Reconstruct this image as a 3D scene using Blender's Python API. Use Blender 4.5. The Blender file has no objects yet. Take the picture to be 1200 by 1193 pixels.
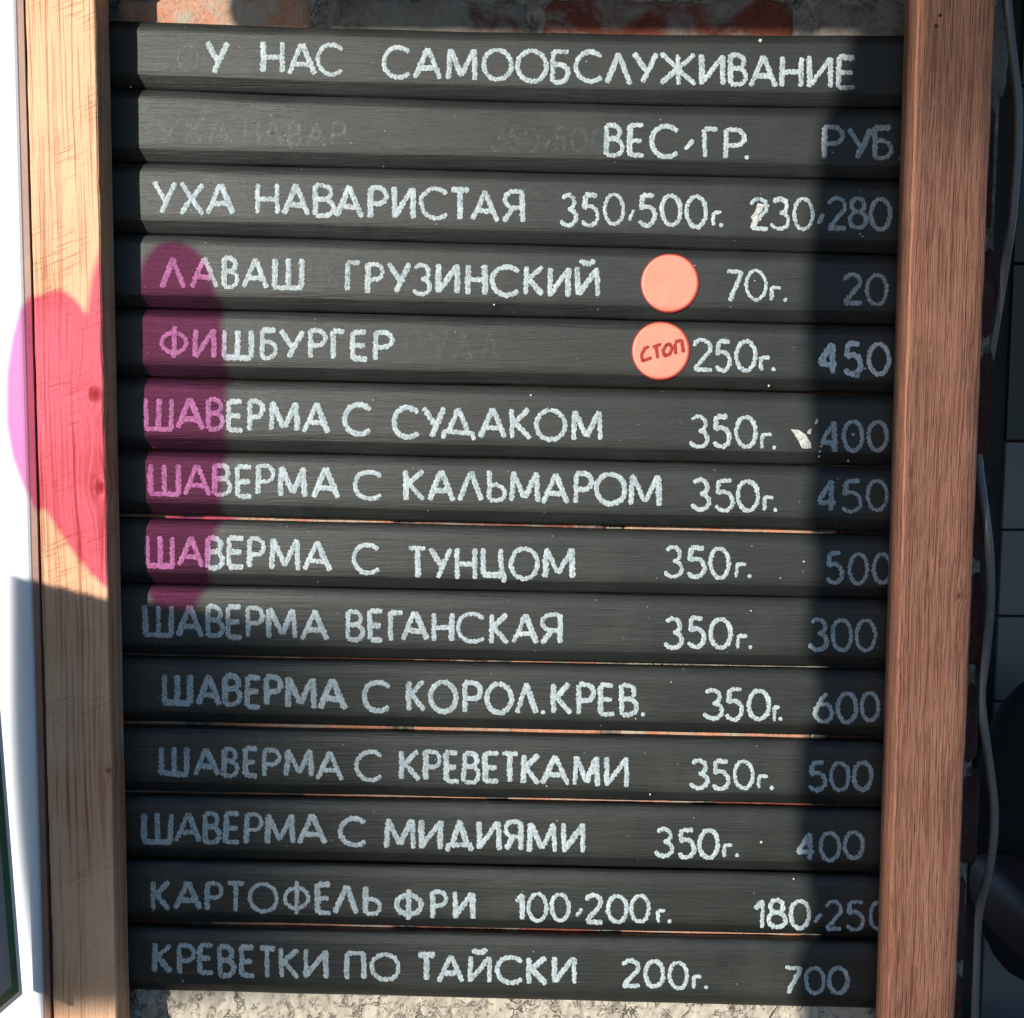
import bpy, bmesh, math, random
import numpy as np
from mathutils import Vector, Matrix
from mathutils.noise import noise as pnoise
R = math.radians
random.seed(7)
SC = bpy.context.scene
COL = SC.collection

# ------------------------------------------------------------------ camera
F, D, PIT, ROLL = 1250.0, 1.30, R(4.65), R(0.35)
fwd = Vector((0, math.cos(PIT), -math.sin(PIT)))
rt0 = Vector((1, 0, 0)); up0 = Vector((0, math.sin(PIT), math.cos(PIT)))
rt = rt0*math.cos(ROLL) + up0*math.sin(ROLL)
up = -rt0*math.sin(ROLL) + up0*math.cos(ROLL)
CAM = -fwd*D
cd = bpy.data.cameras.new('camera'); cam = bpy.data.objects.new('camera', cd); COL.objects.link(cam)
cd.sensor_width = 36; cd.lens = 36*F/1200; cd.clip_start = .02; cd.clip_end = 2000
cam.matrix_world = Matrix(((rt.x, up.x, -fwd.x, CAM.x), (rt.y, up.y, -fwd.y, CAM.y), (rt.z, up.z, -fwd.z, CAM.z), (0, 0, 0, 1)))
SC.camera = cam

def W(px, py, Y=0.0):
    """point of the plane y = Y seen at this place of the photograph"""
    d = fwd*F + rt*(px-600) - up*(py-596.5)
    return CAM + d*((Y-CAM.y)/d.y)

def PX(p):
    """place of a world point in the photograph"""
    q = Vector(p)-CAM; d = q.dot(fwd)
    return 600+F*q.dot(rt)/d, 596.5-F*q.dot(up)/d

# ------------------------------------------------------------------ light
AZ, EL = R(216), R(12)
S = Vector((math.sin(AZ)*math.cos(EL), math.cos(AZ)*math.cos(EL), math.sin(EL)))   # towards the sun
w = bpy.data.worlds.new('World'); SC.world = w; w.use_nodes = True
sk = w.node_tree.nodes.new('ShaderNodeTexSky'); sk.sky_type = 'NISHITA'; sk.sun_disc = False
sk.sun_elevation = EL; sk.sun_rotation = AZ; sk.ozone_density = 5.0; sk.dust_density = .4
bg = w.node_tree.nodes['Background']; bg.inputs[1].default_value = 0.125
w.node_tree.links.new(sk.outputs[0], bg.inputs[0])
sl = bpy.data.lights.new('sun', 'SUN'); sl.energy = 4.3; sl.angle = R(0.5); sl.color = (1.0, .94, .86)
sun = bpy.data.objects.new('sun', sl); COL.objects.link(sun); sun.rotation_euler = (-S).to_track_quat('-Z', 'Y').to_euler()
SC.view_settings.view_transform = 'Standard'; SC.view_settings.look = 'None'
SC.view_settings.exposure = 0.70; SC.view_settings.gamma = 1; SC.view_settings.use_curve_mapping = False

# ------------------------------------------------------------------ material helpers
class NT:
    def __init__(s, name):
        s.m = bpy.data.materials.new(name); s.m.use_nodes = True; s.t = s.m.node_tree; s.t.nodes.clear()
        s.out = s.n('ShaderNodeOutputMaterial')
    def n(s, typ, **kw):
        x = s.t.nodes.new(typ)
        for k, v in kw.items(): setattr(x, k, v)
        return x
    def put(s, sock, v):
        if isinstance(v, bpy.types.NodeSocket): s.t.links.new(v, sock)
        elif v is not None: sock.default_value = v
    def coord(s, scale=(1, 1, 1), loc=(0, 0, 0)):
        c = s.n('ShaderNodeTexCoord'); m = s.n('ShaderNodeMapping')
        s.t.links.new(c.outputs['Object'], m.inputs[0]); m.inputs['Scale'].default_value = scale; m.inputs['Location'].default_value = loc
        return m.outputs[0]
    def noise(s, vec, scale, detail=4, rough=.55, dist=0):
        x = s.n('ShaderNodeTexNoise'); s.put(x.inputs['Vector'], vec)
        x.inputs['Scale'].default_value = scale; x.inputs['Detail'].default_value = detail
        x.inputs['Roughness'].default_value = rough; x.inputs['Distortion'].default_value = dist
        return x.outputs[0]
    def ramp(s, fac, stops):
        x = s.n('ShaderNodeValToRGB'); s.put(x.inputs[0], fac); e = x.color_ramp.elements
        while len(e) < len(stops): e.new(.5)
        for k, (p, c) in enumerate(stops):
            e[k].position = p; e[k].color = (c, c, c, 1) if isinstance(c, (int, float)) else (*c, 1)
        return x.outputs[0]
    def mix(s, fac, a, b, mode='MIX'):
        x = s.n('ShaderNodeMix', data_type='RGBA', blend_type=mode)
        s.put(x.inputs[0], fac)
        for i, v in ((6, a), (7, b)): s.put(x.inputs[i], (*v, 1) if isinstance(v, tuple) else v)
        return x.outputs[2]
    def math(s, op, a, b=None, c=None, clamp=False):
        x = s.n('ShaderNodeMath', operation=op, use_clamp=clamp)
        for i, v in enumerate((a, b, c)):
            if v is not None: s.put(x.inputs[i], v)
        return x.outputs[0]
    def bump(s, h, strength, dist, normal=None):
        x = s.n('ShaderNodeBump'); s.put(x.inputs['Height'], h); x.inputs['Strength'].default_value = strength
        x.inputs['Distance'].default_value = dist; s.put(x.inputs['Normal'], normal)
        return x.outputs[0]
    def bsdf(s, color, rough=.5, normal=None, spec=.5, trans=0, metal=0):
        b = s.n('ShaderNodeBsdfPrincipled')
        s.put(b.inputs['Base Color'], (*color, 1) if isinstance(color, tuple) else color)
        s.put(b.inputs['Roughness'], rough); s.put(b.inputs['Normal'], normal)
        b.inputs['Specular IOR Level'].default_value = spec; b.inputs['Metallic'].default_value = metal
        s.t.links.new(b.outputs[0], s.out.inputs[0]); return b

def m_plank():
    k = NT('black_paint')
    oi = k.n('ShaderNodeObjectInfo')
    c = k.coord(); 
    add = k.n('ShaderNodeVectorMath', operation='ADD'); k.put(add.inputs[0], c)
    cm = k.n('ShaderNodeCombineXYZ'); k.put(cm.inputs[0], k.math('MULTIPLY', oi.outputs['Random'], 40)); k.put(cm.inputs[2], k.math('MULTIPLY', oi.outputs['Random'], 23))
    k.put(add.inputs[1], cm.outputs[0]); v = add.outputs[0]
    sc = k.n('ShaderNodeVectorMath', operation='MULTIPLY'); k.put(sc.inputs[0], v); sc.inputs[1].default_value = (5, 40, 90)
    grain = k.noise(sc.outputs[0], 2.2, 7, .65, .4)
    sc2 = k.n('ShaderNodeVectorMath', operation='MULTIPLY'); k.put(sc2.inputs[0], v); sc2.inputs[1].default_value = (14, 60, 420)
    fine = k.noise(sc2.outputs[0], 1.3, 5, .7, .2)
    dust = k.noise(v, 11, 7, .7)
    smear = k.noise(v, 3.2, 4, .6, 1.2)
    base = k.mix(k.ramp(fine, [(.3, 0), (.72, 1)]), (.0130, .0148, .0125), (.0245, .0275, .0228))
    base = k.mix(k.math('MULTIPLY', k.ramp(dust, [(.42, 0), (.75, 1)]), k.ramp(smear, [(.38, 0), (.62, .8)])), base, (.046, .050, .043))
    wp = k.n('ShaderNodeAttribute'); wp.attribute_name = 'flat_face'     # flat face keeps the lighter tone, bevels are mixed darker
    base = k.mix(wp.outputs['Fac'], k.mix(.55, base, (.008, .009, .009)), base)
    base = k.mix(k.math('MULTIPLY', oi.outputs['Random'], .35), base, (.018, .019, .019))
    vo = k.n('ShaderNodeTexVoronoi'); k.put(vo.inputs['Vector'], v); vo.inputs['Scale'].default_value = 85
    pick = k.noise(v, 61, 2)
    speck = k.math('MULTIPLY', k.math('LESS_THAN', vo.outputs['Distance'], .075), k.math('GREATER_THAN', pick, .60))
    base = k.mix(speck, base, (.18, .19, .18))
    h = k.math('ADD', k.math('MULTIPLY', grain, 1.0), k.math('MULTIPLY', fine, .6))
    n = k.bump(h, .55, .0016)
    n = k.bump(k.noise(v, 420, 3), .25, .0006, n)
    k.bsdf(base, k.ramp(dust, [(.2, .40), (.8, .60)]), n, .55)
    return k.m

def m_wood(name, dark, mid, light, knots, saw=0.0, grain_bump=.8, seed=0.0, bands=1.0, spec=.25):
    """sawn softwood, grain along local Z; knots = (x, z, radius) in local metres"""
    k = NT(name)
    c = k.coord(loc=(seed, seed*.37, seed*1.7)); raw = k.coord()
    sep = k.n('ShaderNodeSeparateXYZ'); k.put(sep.inputs[0], raw)
    X, Y, Z = sep.outputs
    off = None; core = None
    for (kx, kz, kr) in knots:
        dx = k.math('SUBTRACT', X, kx); dz = k.math('MULTIPLY', k.math('SUBTRACT', Z, kz), .45)
        d2 = k.math('ADD', k.math('MULTIPLY', dx, dx), k.math('MULTIPLY', dz, dz))
        g = k.math('DIVIDE', kr*kr*2.2, k.math('ADD', d2, kr*kr*.7))
        o = k.math('MULTIPLY', k.math('MULTIPLY', dx, g), 1.0)
        off = o if off is None else k.math('ADD', off, o)
        dzr = k.math('MULTIPLY', k.math('SUBTRACT', Z, kz), .8)
        d = k.math('SQRT', k.math('ADD', k.math('MULTIPLY', dx, dx), k.math('MULTIPLY', dzr, dzr)))
        cc = k.math('SUBTRACT', 1.0, k.math('DIVIDE', d, kr*1.1), clamp=True)
        core = cc if core is None else k.math('MAXIMUM', core, cc)
    wob = k.noise(k.coord(scale=(1, 1, .25), loc=(seed, 0, seed)), 9, 3, .5)
    xx = k.math('ADD', X, k.math('MULTIPLY', k.math('SUBTRACT', wob, .5), .016))
    xx = k.math('ADD', xx, k.math('MULTIPLY', Y, .8))
    if off is not None: xx = k.math('SUBTRACT', xx, off)
    cv = k.n('ShaderNodeCombineXYZ'); k.put(cv.inputs[0], xx); k.put(cv.inputs[1], k.math('MULTIPLY', Y, .3)); k.put(cv.inputs[2], k.math('ADD', k.math('MULTIPLY', Z, .018), seed))
    rings = k.noise(cv.outputs[0], 155*bands, 3, .55)
    lines = k.ramp(rings, [(.36, 0), (.45, .8), (.55, .95), (.62, .35)])
    fv = k.n('ShaderNodeVectorMath', operation='MULTIPLY'); k.put(fv.inputs[0], c); fv.inputs[1].default_value = (900, 900, 26)
    fib = k.noise(fv.outputs[0], 1, 5, .7, .3)
    blot = k.noise(c, 7, 4, .6)
    col = k.mix(lines, dark, mid)
    col = k.mix(k.ramp(blot, [(.35, 0), (.68, 1)]), col, k.mix(.55, col, light))
    col = k.mix(k.ramp(fib, [(.30, .35), (.5, 0)]), col, dark)
    if core is not None:
        col = k.mix(k.ramp(core, [(0, 0), (.25, .55), (.8, 1)]), col, (dark[0]*.80, dark[1]*.55, dark[2]*.50))
    h = k.math('ADD', k.math('MULTIPLY', lines, 1.0), k.math('MULTIPLY', fib, .9))
    if saw:
        sv = k.n('ShaderNodeCombineXYZ'); k.put(sv.inputs[0], k.math('MULTIPLY', X, 60)); k.put(sv.inputs[1], k.math('MULTIPLY', Y, 60))
        k.put(sv.inputs[2], k.math('MULTIPLY', k.math('ADD', Z, k.math('MULTIPLY', X, -.38)), 560))
        sw = k.noise(sv.outputs[0], .55, 2, .5)
        mk = k.ramp(k.noise(c, 16, 3), [(.48, 0), (.62, 1)])
        groove = k.math('MULTIPLY', k.ramp(sw, [(.36, 1), (.42, 0)]), mk)
        col = k.mix(k.math('MULTIPLY', groove, .5*saw), col, dark)
        h = k.math('SUBTRACT', h, k.math('MULTIPLY', groove, 1.2*saw))
    n = k.bump(h, grain_bump, .0012)
    k.bsdf(col, .62, n, spec)
    return k.m

def m_chalk(name, lo, hi, alpha=None):
    k = NT(name)
    c = k.coord()
    a = k.noise(k.coord(scale=(1, 1, 1)), 420, 4, .75); b = k.noise(c, 60, 3, .6)
    col = k.mix(k.ramp(k.math('ADD', k.math('MULTIPLY', a, .65), k.math('MULTIPLY', b, .35)), [(.36, 0), (.6, 1)]), lo, hi)
    n = k.bump(a, .5, .0004)
    bs = k.bsdf(col, .8, n, .2)
    t = k.n('ShaderNodeBsdfTransparent'); mx = k.n('ShaderNodeMixShader')
    if alpha is None:   # worn pinholes where the board's grain shows through
        fac = k.math('MULTIPLY', k.ramp(k.noise(c, 620, 3, .7), [(.30, .15), (.42, 1)]), k.ramp(k.noise(k.coord(scale=(1, 1, .45)), 330, 3, .75), [(.36, .45), (.50, 1)]))
    else:
        fac = k.math('MULTIPLY', k.ramp(k.noise(c, 190, 4, .75), [(.40, 0), (.66, 1)]), alpha)
    k.put(mx.inputs[0], fac); k.put(mx.inputs[1], t.outputs[0]); k.put(mx.inputs[2], bs.outputs[0]); k.put(k.out.inputs[0], mx.outputs[0])
    return k.m

def m_brick(name, a, b, mortar, mort_amt, rough=.9):
    k = NT(name)
    oi = k.n('ShaderNodeObjectInfo'); c0 = k.n('ShaderNodeTexCoord')
    add = k.n('ShaderNodeVectorMath', operation='ADD'); k.put(add.inputs[0], c0.outputs['Object'])
    cm = k.n('ShaderNodeCombineXYZ')
    for i in range(3): k.put(cm.inputs[i], k.math('MULTIPLY', oi.outputs['Random'], 31+17*i))
    k.put(add.inputs[1], cm.outputs[0]); v = add.outputs[0]
    col = k.mix(k.ramp(k.noise(v, 26, 6, .7), [(.35, 0), (.65, 1)]), a, b)
    col = k.mix(k.ramp(k.noise(v, 240, 4, .7), [(.45, 0), (.7, .55)]), col, (a[0]*.35, a[1]*.4, a[2]*.45))
    lim = k.ramp(k.noise(v, 17, 7, .72, .6), [(.50-mort_amt, 0), (.66-mort_amt, 1)])
    col = k.mix(lim, col, k.mix(k.noise(v, 150, 4, .7), mortar, (mortar[0]*.45, mortar[1]*.45, mortar[2]*.45)))
    h = k.math('ADD', k.math('MULTIPLY', k.noise(v, 160, 6, .7), .7), k.math('MULTIPLY', lim, .5))
    n = k.bump(h, .9, .003)
    k.bsdf(col, rough, n, .2)
    return k.m

def m_plain(name, col, rough=.5, var=.15, scale=30, bump=.1, spec=.5, bdist=.001):
    k = NT(name); c = k.coord()
    f = k.ramp(k.noise(c, scale, 5, .6), [(.3, 0), (.7, 1)])
    cc = k.mix(f, tuple(x*(1-var) for x in col), tuple(min(1, x*(1+var)) for x in col))
    k.bsdf(cc, rough, k.bump(k.noise(c, scale*8, 4), bump, bdist), spec)
    return k.m

def m_mortar(name, light, dark, scale=1.0):
    k = NT(name); c = k.coord()
    col = k.mix(k.ramp(k.noise(c, 55*scale, 7, .7), [(.3, 0), (.6, 1)]), dark, light)
    vo = k.n('ShaderNodeTexVoronoi', feature='DISTANCE_TO_EDGE'); k.put(vo.inputs['Vector'], k.mix(.08, c, k.noise(c, 60, 4))); vo.inputs['Scale'].default_value = 42*scale
    msk = k.ramp(k.noise(c, 24, 3), [(.42, 0), (.56, 1)])
    crack = k.math('MULTIPLY', k.ramp(vo.outputs['Distance'], [(0, 1), (.035, 0)]), msk)
    crk = k.ramp(k.noise(c, 130*scale, 5, .6, 1.5), [(.44, 0), (.485, 1), (.50, 1), (.545, 0)])
    crack = k.math('MULTIPLY', k.math('MAXIMUM', crack, k.math('MULTIPLY', crk, k.ramp(k.noise(c, 60, 2), [(.52, 0), (.62, .55)]))), .9)
    col = k.mix(crack, col, tuple(x*.25 for x in dark))
    h = k.math('SUBTRACT', k.noise(c, 110*scale, 8, .7), k.math('MULTIPLY', crack, .8))
    k.bsdf(col, .95, k.bump(h, 1.0, .004), .15)
    return k.m

# ------------------------------------------------------------------ object helpers
def tag(o, label=None, cat=None, group=None, kind=None):
    for a, b in (('label', label), ('category', cat), ('group', group), ('kind', kind)):
        if b: o[a] = b
    return o
def empty(name, loc, **kw):
    o = bpy.data.objects.new(name, None); COL.objects.link(o); o.location = loc; o.empty_display_size = .05
    return tag(o, **kw)
def mesh_obj(name, verts, faces, mat, parent=None, origin=None, smooth=False, **kw):
    """verts in world metres; the object's origin is put at `origin`"""
    org = Vector(origin) if origin is not None else Vector((0, 0, 0))
    me = bpy.data.meshes.new(name)
    me.from_pydata([tuple(Vector(v)-org) for v in verts], [], faces); me.update()
    if smooth: me.polygons.foreach_set('use_smooth', [True]*len(me.polygons))
    if mat: me.materials.append(mat)
    o = bpy.data.objects.new(name, me); COL.objects.link(o)
    o.location = org
    if parent is not None:
        o.parent = parent; o.location = org - world_of(parent)
    return tag(o, **kw)
def world_of(o):
    p = Vector(o.location)
    while o.parent is not None: o = o.parent; p += Vector(o.location)
    return p
def box_vf(x0, x1, y0, y1, z0, z1):
    v = [(x0, y0, z0), (x1, y0, z0), (x1, y1, z0), (x0, y1, z0), (x0, y0, z1), (x1, y0, z1), (x1, y1, z1), (x0, y1, z1)]
    f = [(0, 3, 2, 1), (4, 5, 6, 7), (0, 1, 5, 4), (1, 2, 6, 5), (2, 3, 7, 6), (3, 0, 4, 7)]
    return v, f
def bevel_mesh(o, w, seg=2):
    bm = bmesh.new(); bm.from_mesh(o.data)
    bmesh.ops.bevel(bm, geom=list(bm.edges), offset=w, segments=seg, affect='EDGES', profile=.6, clamp_overlap=True)
    bm.to_mesh(o.data); bm.free()
def box(name, x0, x1, y0, y1, z0, z1, mat, parent=None, bev=0, **kw):
    v, f = box_vf(x0, x1, y0, y1, z0, z1)
    o = mesh_obj(name, v, f, mat, parent, ((x0+x1)/2, (y0+y1)/2, (z0+z1)/2), **kw)
    if bev: bevel_mesh(o, bev)
    return o
def strip_vf(prof_fn, xs):
    """sweep a closed profile along xs"""
    V = []; Fc = []; n = None
    for x in xs:
        p = prof_fn(x); n = len(p)
        V += [(x, y, z) for (y, z) in p]
    for i in range(len(xs)-1):
        for j in range(n):
            a = i*n+j; b = i*n+(j+1) % n
            Fc.append((a, b, b+n, a+n))
    Fc.append(tuple(range(n-1, -1, -1))); Fc.append(tuple((len(xs)-1)*n+j for j in range(n)))
    return V, Fc

# ------------------------------------------------------------------ setting: ground, floor, ceiling, far wall
M_asph = m_plain('asphalt', (.055, .055, .055), .9, .3, 9, .5)
M_floor = m_plain('floor_concrete', (.045, .047, .052), .8, .25, 6, .4)
M_ceil = m_plain('painted_ceiling', (.055, .058, .065), .8, .1, 5, .1)
M_dark = m_plain('dark_wall', (.020, .019, .018), .8, .2, 6, .1)
v, f = box_vf(-400, 400, -400, 400, -1.75, -1.62); mesh_obj('ground', v, f, M_asph, kind='structure')
v, f = box_vf(-1.0, 3.0, -3.4, 3.2, -1.615, -1.50); mesh_obj('floor', v, f, M_floor, kind='structure')
v, f = box_vf(-1.0, 3.0, -2.6, 3.2, 1.62, 1.75); mesh_obj('ceiling', v, f, M_ceil, kind='structure')

# ------------------------------------------------------------------ brick wall
M_mort = m_mortar('grey_mortar', (.36, .32, .27), (.14, .11, .09))
M_plas = m_mortar('pale_mortar', (.52, .46, .375), (.37, .315, .25), .5)
M_b1 = m_brick('red_brick', (.155, .040, .026), (.23, .068, .042), (.33, .29, .25), .02)
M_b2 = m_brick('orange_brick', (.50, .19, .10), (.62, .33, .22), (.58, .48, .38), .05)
M_b3 = m_brick('limed_brick', (.11, .050, .038), (.16, .085, .066), (.33, .29, .25), .16)
M_b4 = m_brick('shaded_brick', (.060, .024, .020), (.10, .045, .038), (.12, .10, .09), -.03)  # darker red brick for the wall end, its shade put into the colour
YB = .024                                     # mean face of the bricks
WX0, WX1 = -.80, W(1178, 300, YB).x
wall = empty('brick_wall', ((WX0+WX1)/2, YB+.06, -1.50), label='old rough brick wall behind the slatted menu board, its end showing right of the timber post', cat='wall')

def rough_sheet(name, x0, x1, z0, z1, y, amp, step, mat, parent, seed=0, thick=.02, edge=0, **kw):
    nx = max(3, int((x1-x0)/step)); nz = max(3, int((z1-z0)/step))
    V = []
    for j in range(nz+1):
        for i in range(nx+1):
            x = x0+(x1-x0)*i/nx; z = z0+(z1-z0)*j/nz
            h = pnoise((x*38+seed, z*38, seed))*.5+pnoise((x*90, z*90+seed, 3.1))*.35+pnoise((x*230, z*230, seed))*.25
            ridge = -max(0, .12-abs(pnoise((x*26+9, z*26, seed+4))))*4
            V.append((x, y-amp*(h+ridge*.8), z))
    n = nx+1
    Fc = [(j*n+i, j*n+i+1, (j+1)*n+i+1, (j+1)*n+i) for j in range(nz) for i in range(nx)]
    o = mesh_obj(name, V, Fc, mat, parent, ((x0+x1)/2, y, (z0+z1)/2), smooth=True, **kw)
    # give it depth: a skirt back into the wall
    bm = bmesh.new(); bm.from_mesh(o.data)
    be = [e for e in bm.edges if e.is_boundary]
    r = bmesh.ops.extrude_edge_only(bm, edges=be)
    for vv in r['geom']:
        if isinstance(vv, bmesh.types.BMVert): vv.co.y = thick
    bm.to_mesh(o.data); bm.free()
    return o
# core of mortar, one part
core = box('mortar_core', WX0, WX1-.012, YB+.007, YB+.24, -1.49, 1.60, M_mort, wall)
zt = W(600, 1100, YB).z
rough_sheet('mortar', WX0+.01, WX1-.02, -.70, .70, YB+.004, .0035, .006, M_mort, wall, 2.0, .003)

def brick_mesh(seed, L, H):
    nx, nz = 20, 9; V = []; rad = .012
    for j in range(nz+1):
        for i in range(nx+1):
            u = i/nx; t = j/nz; x = (u-.5)*L; z = (t-.5)*H
            ex = min(u, 1-u)*L; ez = min(t, 1-t)*H
            drop = 0
            for e in (ex, ez):
                if e < rad: drop += (rad-e)**2/rad*.9
            wob = pnoise((x*14+seed, z*14, seed))*.004
            V.append((x+pnoise((z*20, seed, x*5))*.006*(1 if i in (0, nx) else .3), drop+pnoise((x*55, z*55+seed, seed))*.0022+wob*.5, z+pnoise((x*18, seed+5, z))*.006))
    n = nx+1
    Fc = [(j*n+i, j*n+i+1, (j+1)*n+i+1, (j+1)*n+i) for j in range(nz) for i in range(nx)]
    me = bpy.data.meshes.new('brick'); me.from_pydata(V, [], Fc)
    bm = bmesh.new(); bm.from_mesh(me)
    r = bmesh.ops.extrude_edge_only(bm, edges=[e for e in bm.edges if e.is_boundary])
    for vv in r['geom']:
        if isinstance(vv, bmesh.types.BMVert): vv.co.y = .12
    bm.to_mesh(me); bm.free()
    me.polygons.foreach_set('use_smooth', [True]*len(me.polygons))
    return me
BM = {}
def brick(x0, x1, z0, z1, mat, y=YB, var=0):
    key = (mat.name, var)
    if key not in BM:
        me = brick_mesh(3.7*var+1+len(BM), .25, .10); me.materials.append(mat); BM[key] = me
    o = bpy.data.objects.new('brick', BM[key]); COL.objects.link(o)
    o.parent = wall
    o.location = Vector(((x0+x1)/2, y, (z0+z1)/2)) - world_of(wall)
    o.scale = ((x1-x0)/.25, 1, (z1-z0)/.10)
    return o
joints = [-150, -9, 112, 283, 403, 546, 667, 792, 900, 1020, 1140, 1262]
jz = [W(1160, p, YB).z for p in joints]
mats = [M_b1, M_b3, M_b1, M_b2]
for r in range(len(jz)-1):
    z1, z0 = jz[r]-.005, jz[r+1]+.005
    if r == 1:      # the course that shows above the board
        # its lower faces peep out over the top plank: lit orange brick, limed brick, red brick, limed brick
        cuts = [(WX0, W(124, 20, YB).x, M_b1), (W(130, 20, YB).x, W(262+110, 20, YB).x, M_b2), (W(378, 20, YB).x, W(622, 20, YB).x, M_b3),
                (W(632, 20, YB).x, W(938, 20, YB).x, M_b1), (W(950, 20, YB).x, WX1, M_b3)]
        for q, (a, b, m) in enumerate(cuts): brick(a, b, z0, z1, m, YB-.001, q)
        continue
    x = WX0-(.12 if r % 2 else 0)
    q = 0
    xs = [x]
    while x < WX1-.27:
        x += .262; xs.append(x)
    xs.append(WX1)
    for a, b in zip(xs[:-1], xs[1:]):
        if b-a < .05: continue
        mm = random.choice(mats)
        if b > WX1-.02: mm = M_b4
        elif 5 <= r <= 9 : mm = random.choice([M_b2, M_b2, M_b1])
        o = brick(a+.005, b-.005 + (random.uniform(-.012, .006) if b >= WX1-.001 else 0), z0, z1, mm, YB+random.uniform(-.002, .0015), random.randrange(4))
        q += 1
# pale lumpy mortar bed under the lowest plank
zb = W(600, 1160, .02).z
rough_sheet('mortar_bed', WX0+.02, W(1030, 1190, .02).x+.03, -.78, zb, .017, .006, .0028, M_plas, wall, 5.3, .012)

# ------------------------------------------------------------------ room behind, right of the wall
box('rear_wall', .35, 3.0, 2.2, 2.32, -1.495, 1.61, M_dark, kind='structure')
M_tile_d = m_plain('shaded_panel', (.032, .031, .024), .45, .15, 4, .05)  # upper panels of the same cabinet, their shade put into the colour
M_tile_l = m_plain('grey_panel', (.15, .145, .135), .45, .12, 4, .05)
YT = .62
cab = empty('cabinet', (1.3, YT+.2, -1.5), label='dark grey panelled cabinet in the unlit room right of the brick wall', cat='cabinet')
def panel(z0, z1, mat, x0):
    o = box('panel', x0, x0+.62, YT, YT+.018, z0, z1, mat, cab, bev=.0015); return o
ys = [-120, 100, 309, 517, 621, 722, 822, 925, 1040, 1200]
zs = [W(1185, p, YT).z for p in ys]
xl = W(1176, 600, YT).x
for a in range(len(zs)-1):
    panel(zs[a+1]+.0022, zs[a]-.0022, M_tile_d if a < 3 else M_tile_l, xl)
box('carcass', xl+.004, xl+.62, YT+.019, YT+.5, -1.495, .95, M_dark, cab)
box('side_post', xl-.035, xl-.001, YT+.01, YT+.06, -1.495, 1.0, M_dark, cab)

# armchair with a black padded back in the dark room
M_blk = m_plain('black_fabric', (.004, .004, .004), .9, .2, 60, .3)
M_brn = m_plain('brown_leather', (.075, .035, .028), .5, .2, 40, .2)
def blob(name, c, r, mat, parent, e=2.6, n=28, **kw):
    V = []; Fc = []
    sg = lambda a, p: math.copysign(abs(a)**p, a)
    m = n//2; p = 2/e
    for j in range(m+1):
        t = -math.pi/2+math.pi*j/m
        for i in range(n):
            a = 2*math.pi*i/n
            V.append((c[0]+r[0]*sg(math.cos(t), p)*sg(math.cos(a), p), c[1]+r[1]*sg(math.cos(t), p)*sg(math.sin(a), p), c[2]+r[2]*sg(math.sin(t), p)))
    for j in range(m):
        for i in range(n):
            Fc.append((j*n+i, j*n+(i+1) % n, (j+1)*n+(i+1) % n, (j+1)*n+i))
    return mesh_obj(name, V, Fc, mat, parent, c, smooth=True, **kw)
YC = .34
pc = W(1255, 960, YC)
ch = empty('armchair', (pc.x, YC+.1, -1.5), label='black padded armchair with brown armrest in the dark room at the right edge', cat='armchair')
top = W(1255, 797, YC).z
blob('backrest', (pc.x, YC+.05, top-.26), (W(1255, 900, YC).x-W(1157, 900, YC).x, .05, .26), M_blk, ch, 2.4)
pa = W(1196, 1075, YC-.12)
blob('armrest', (pa.x+.02, YC-.10, pa.z), (.05, .14, .055), M_brn, ch, 3)
blob('seat', (pc.x+.04, YC-.16, -1.02), (.26, .26, .07), M_blk, ch, 4)
for sx in (-1, 1):
    for sy in (-1, 1):
        box('leg', pc.x+.04+sx*.2-.02, pc.x+.04+sx*.2+.02, YC-.16+sy*.2-.02, YC-.16+sy*.2+.02, -1.498, -1.08, M_dark, ch)

# ------------------------------------------------------------------ menu board
M_pl = m_plank()
board = empty('menu_board', (0, .005, -.66), label='slatted menu board of fourteen black planks with white hand lettering between two timber posts', cat='menu board')

# lines between the planks, as they run in the picture: y at x = 165, 400, 797, 1040
L = [(25, 34, 40, 42), (104, 113, 123, 127), (190, 197, 205, 211), (273, 282, 292, 298), (361, 367, 376, 381), (441, 449, 457, 461),
     (527, 533, 542, 547), (604, 611, 620, 625), (684, 690, 698, 702), (768, 773, 780, 784), (848, 854, 862, 866), (929, 935, 943, 946),
     (1006, 1012, 1020, 1025), (1083, 1088, 1097, 1101), (1162, 1167, 1177, 1184)]
GAP = [0, .0016, .0016, .0016, .0018, .0018, .0018, .0048, .0012, .0031, .0058, .0044, .0036, .0068, 0]
XS = (165, 400, 797, 1040)
YE = .006
def line(i):
    pts = [W(x, y, YE) for x, y in zip(XS, L[i])]
    X = np.array([p.x for p in pts]); Z = np.array([p.z for p in pts])
    co = np.polyfit(X, Z, 2 if i in (1, 0) else 1)
    return lambda x, co=co: float(np.polyval(co, x))
lines = [line(i) for i in range(15)]
PX0, PX1 = W(128, 596, 0).x-.028, W(1052, 596, 0).x+.030
def yprof(z, zt, zbm, q=0):
    """front surface of a plank at height z"""
    tb, bb = .0115, .0150
    if z > zt-tb: t = (z-(zt-tb))/tb; return YE*(.15*t+.85*t**1.4)
    if z < zbm+bb: t = ((zbm+bb)-z)/bb; return YE*(.2*t+.9*t**1.4)*1.15
    return 0.0
planks = []
XSS = list(np.linspace(PX0, PX1, 150))
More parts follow.
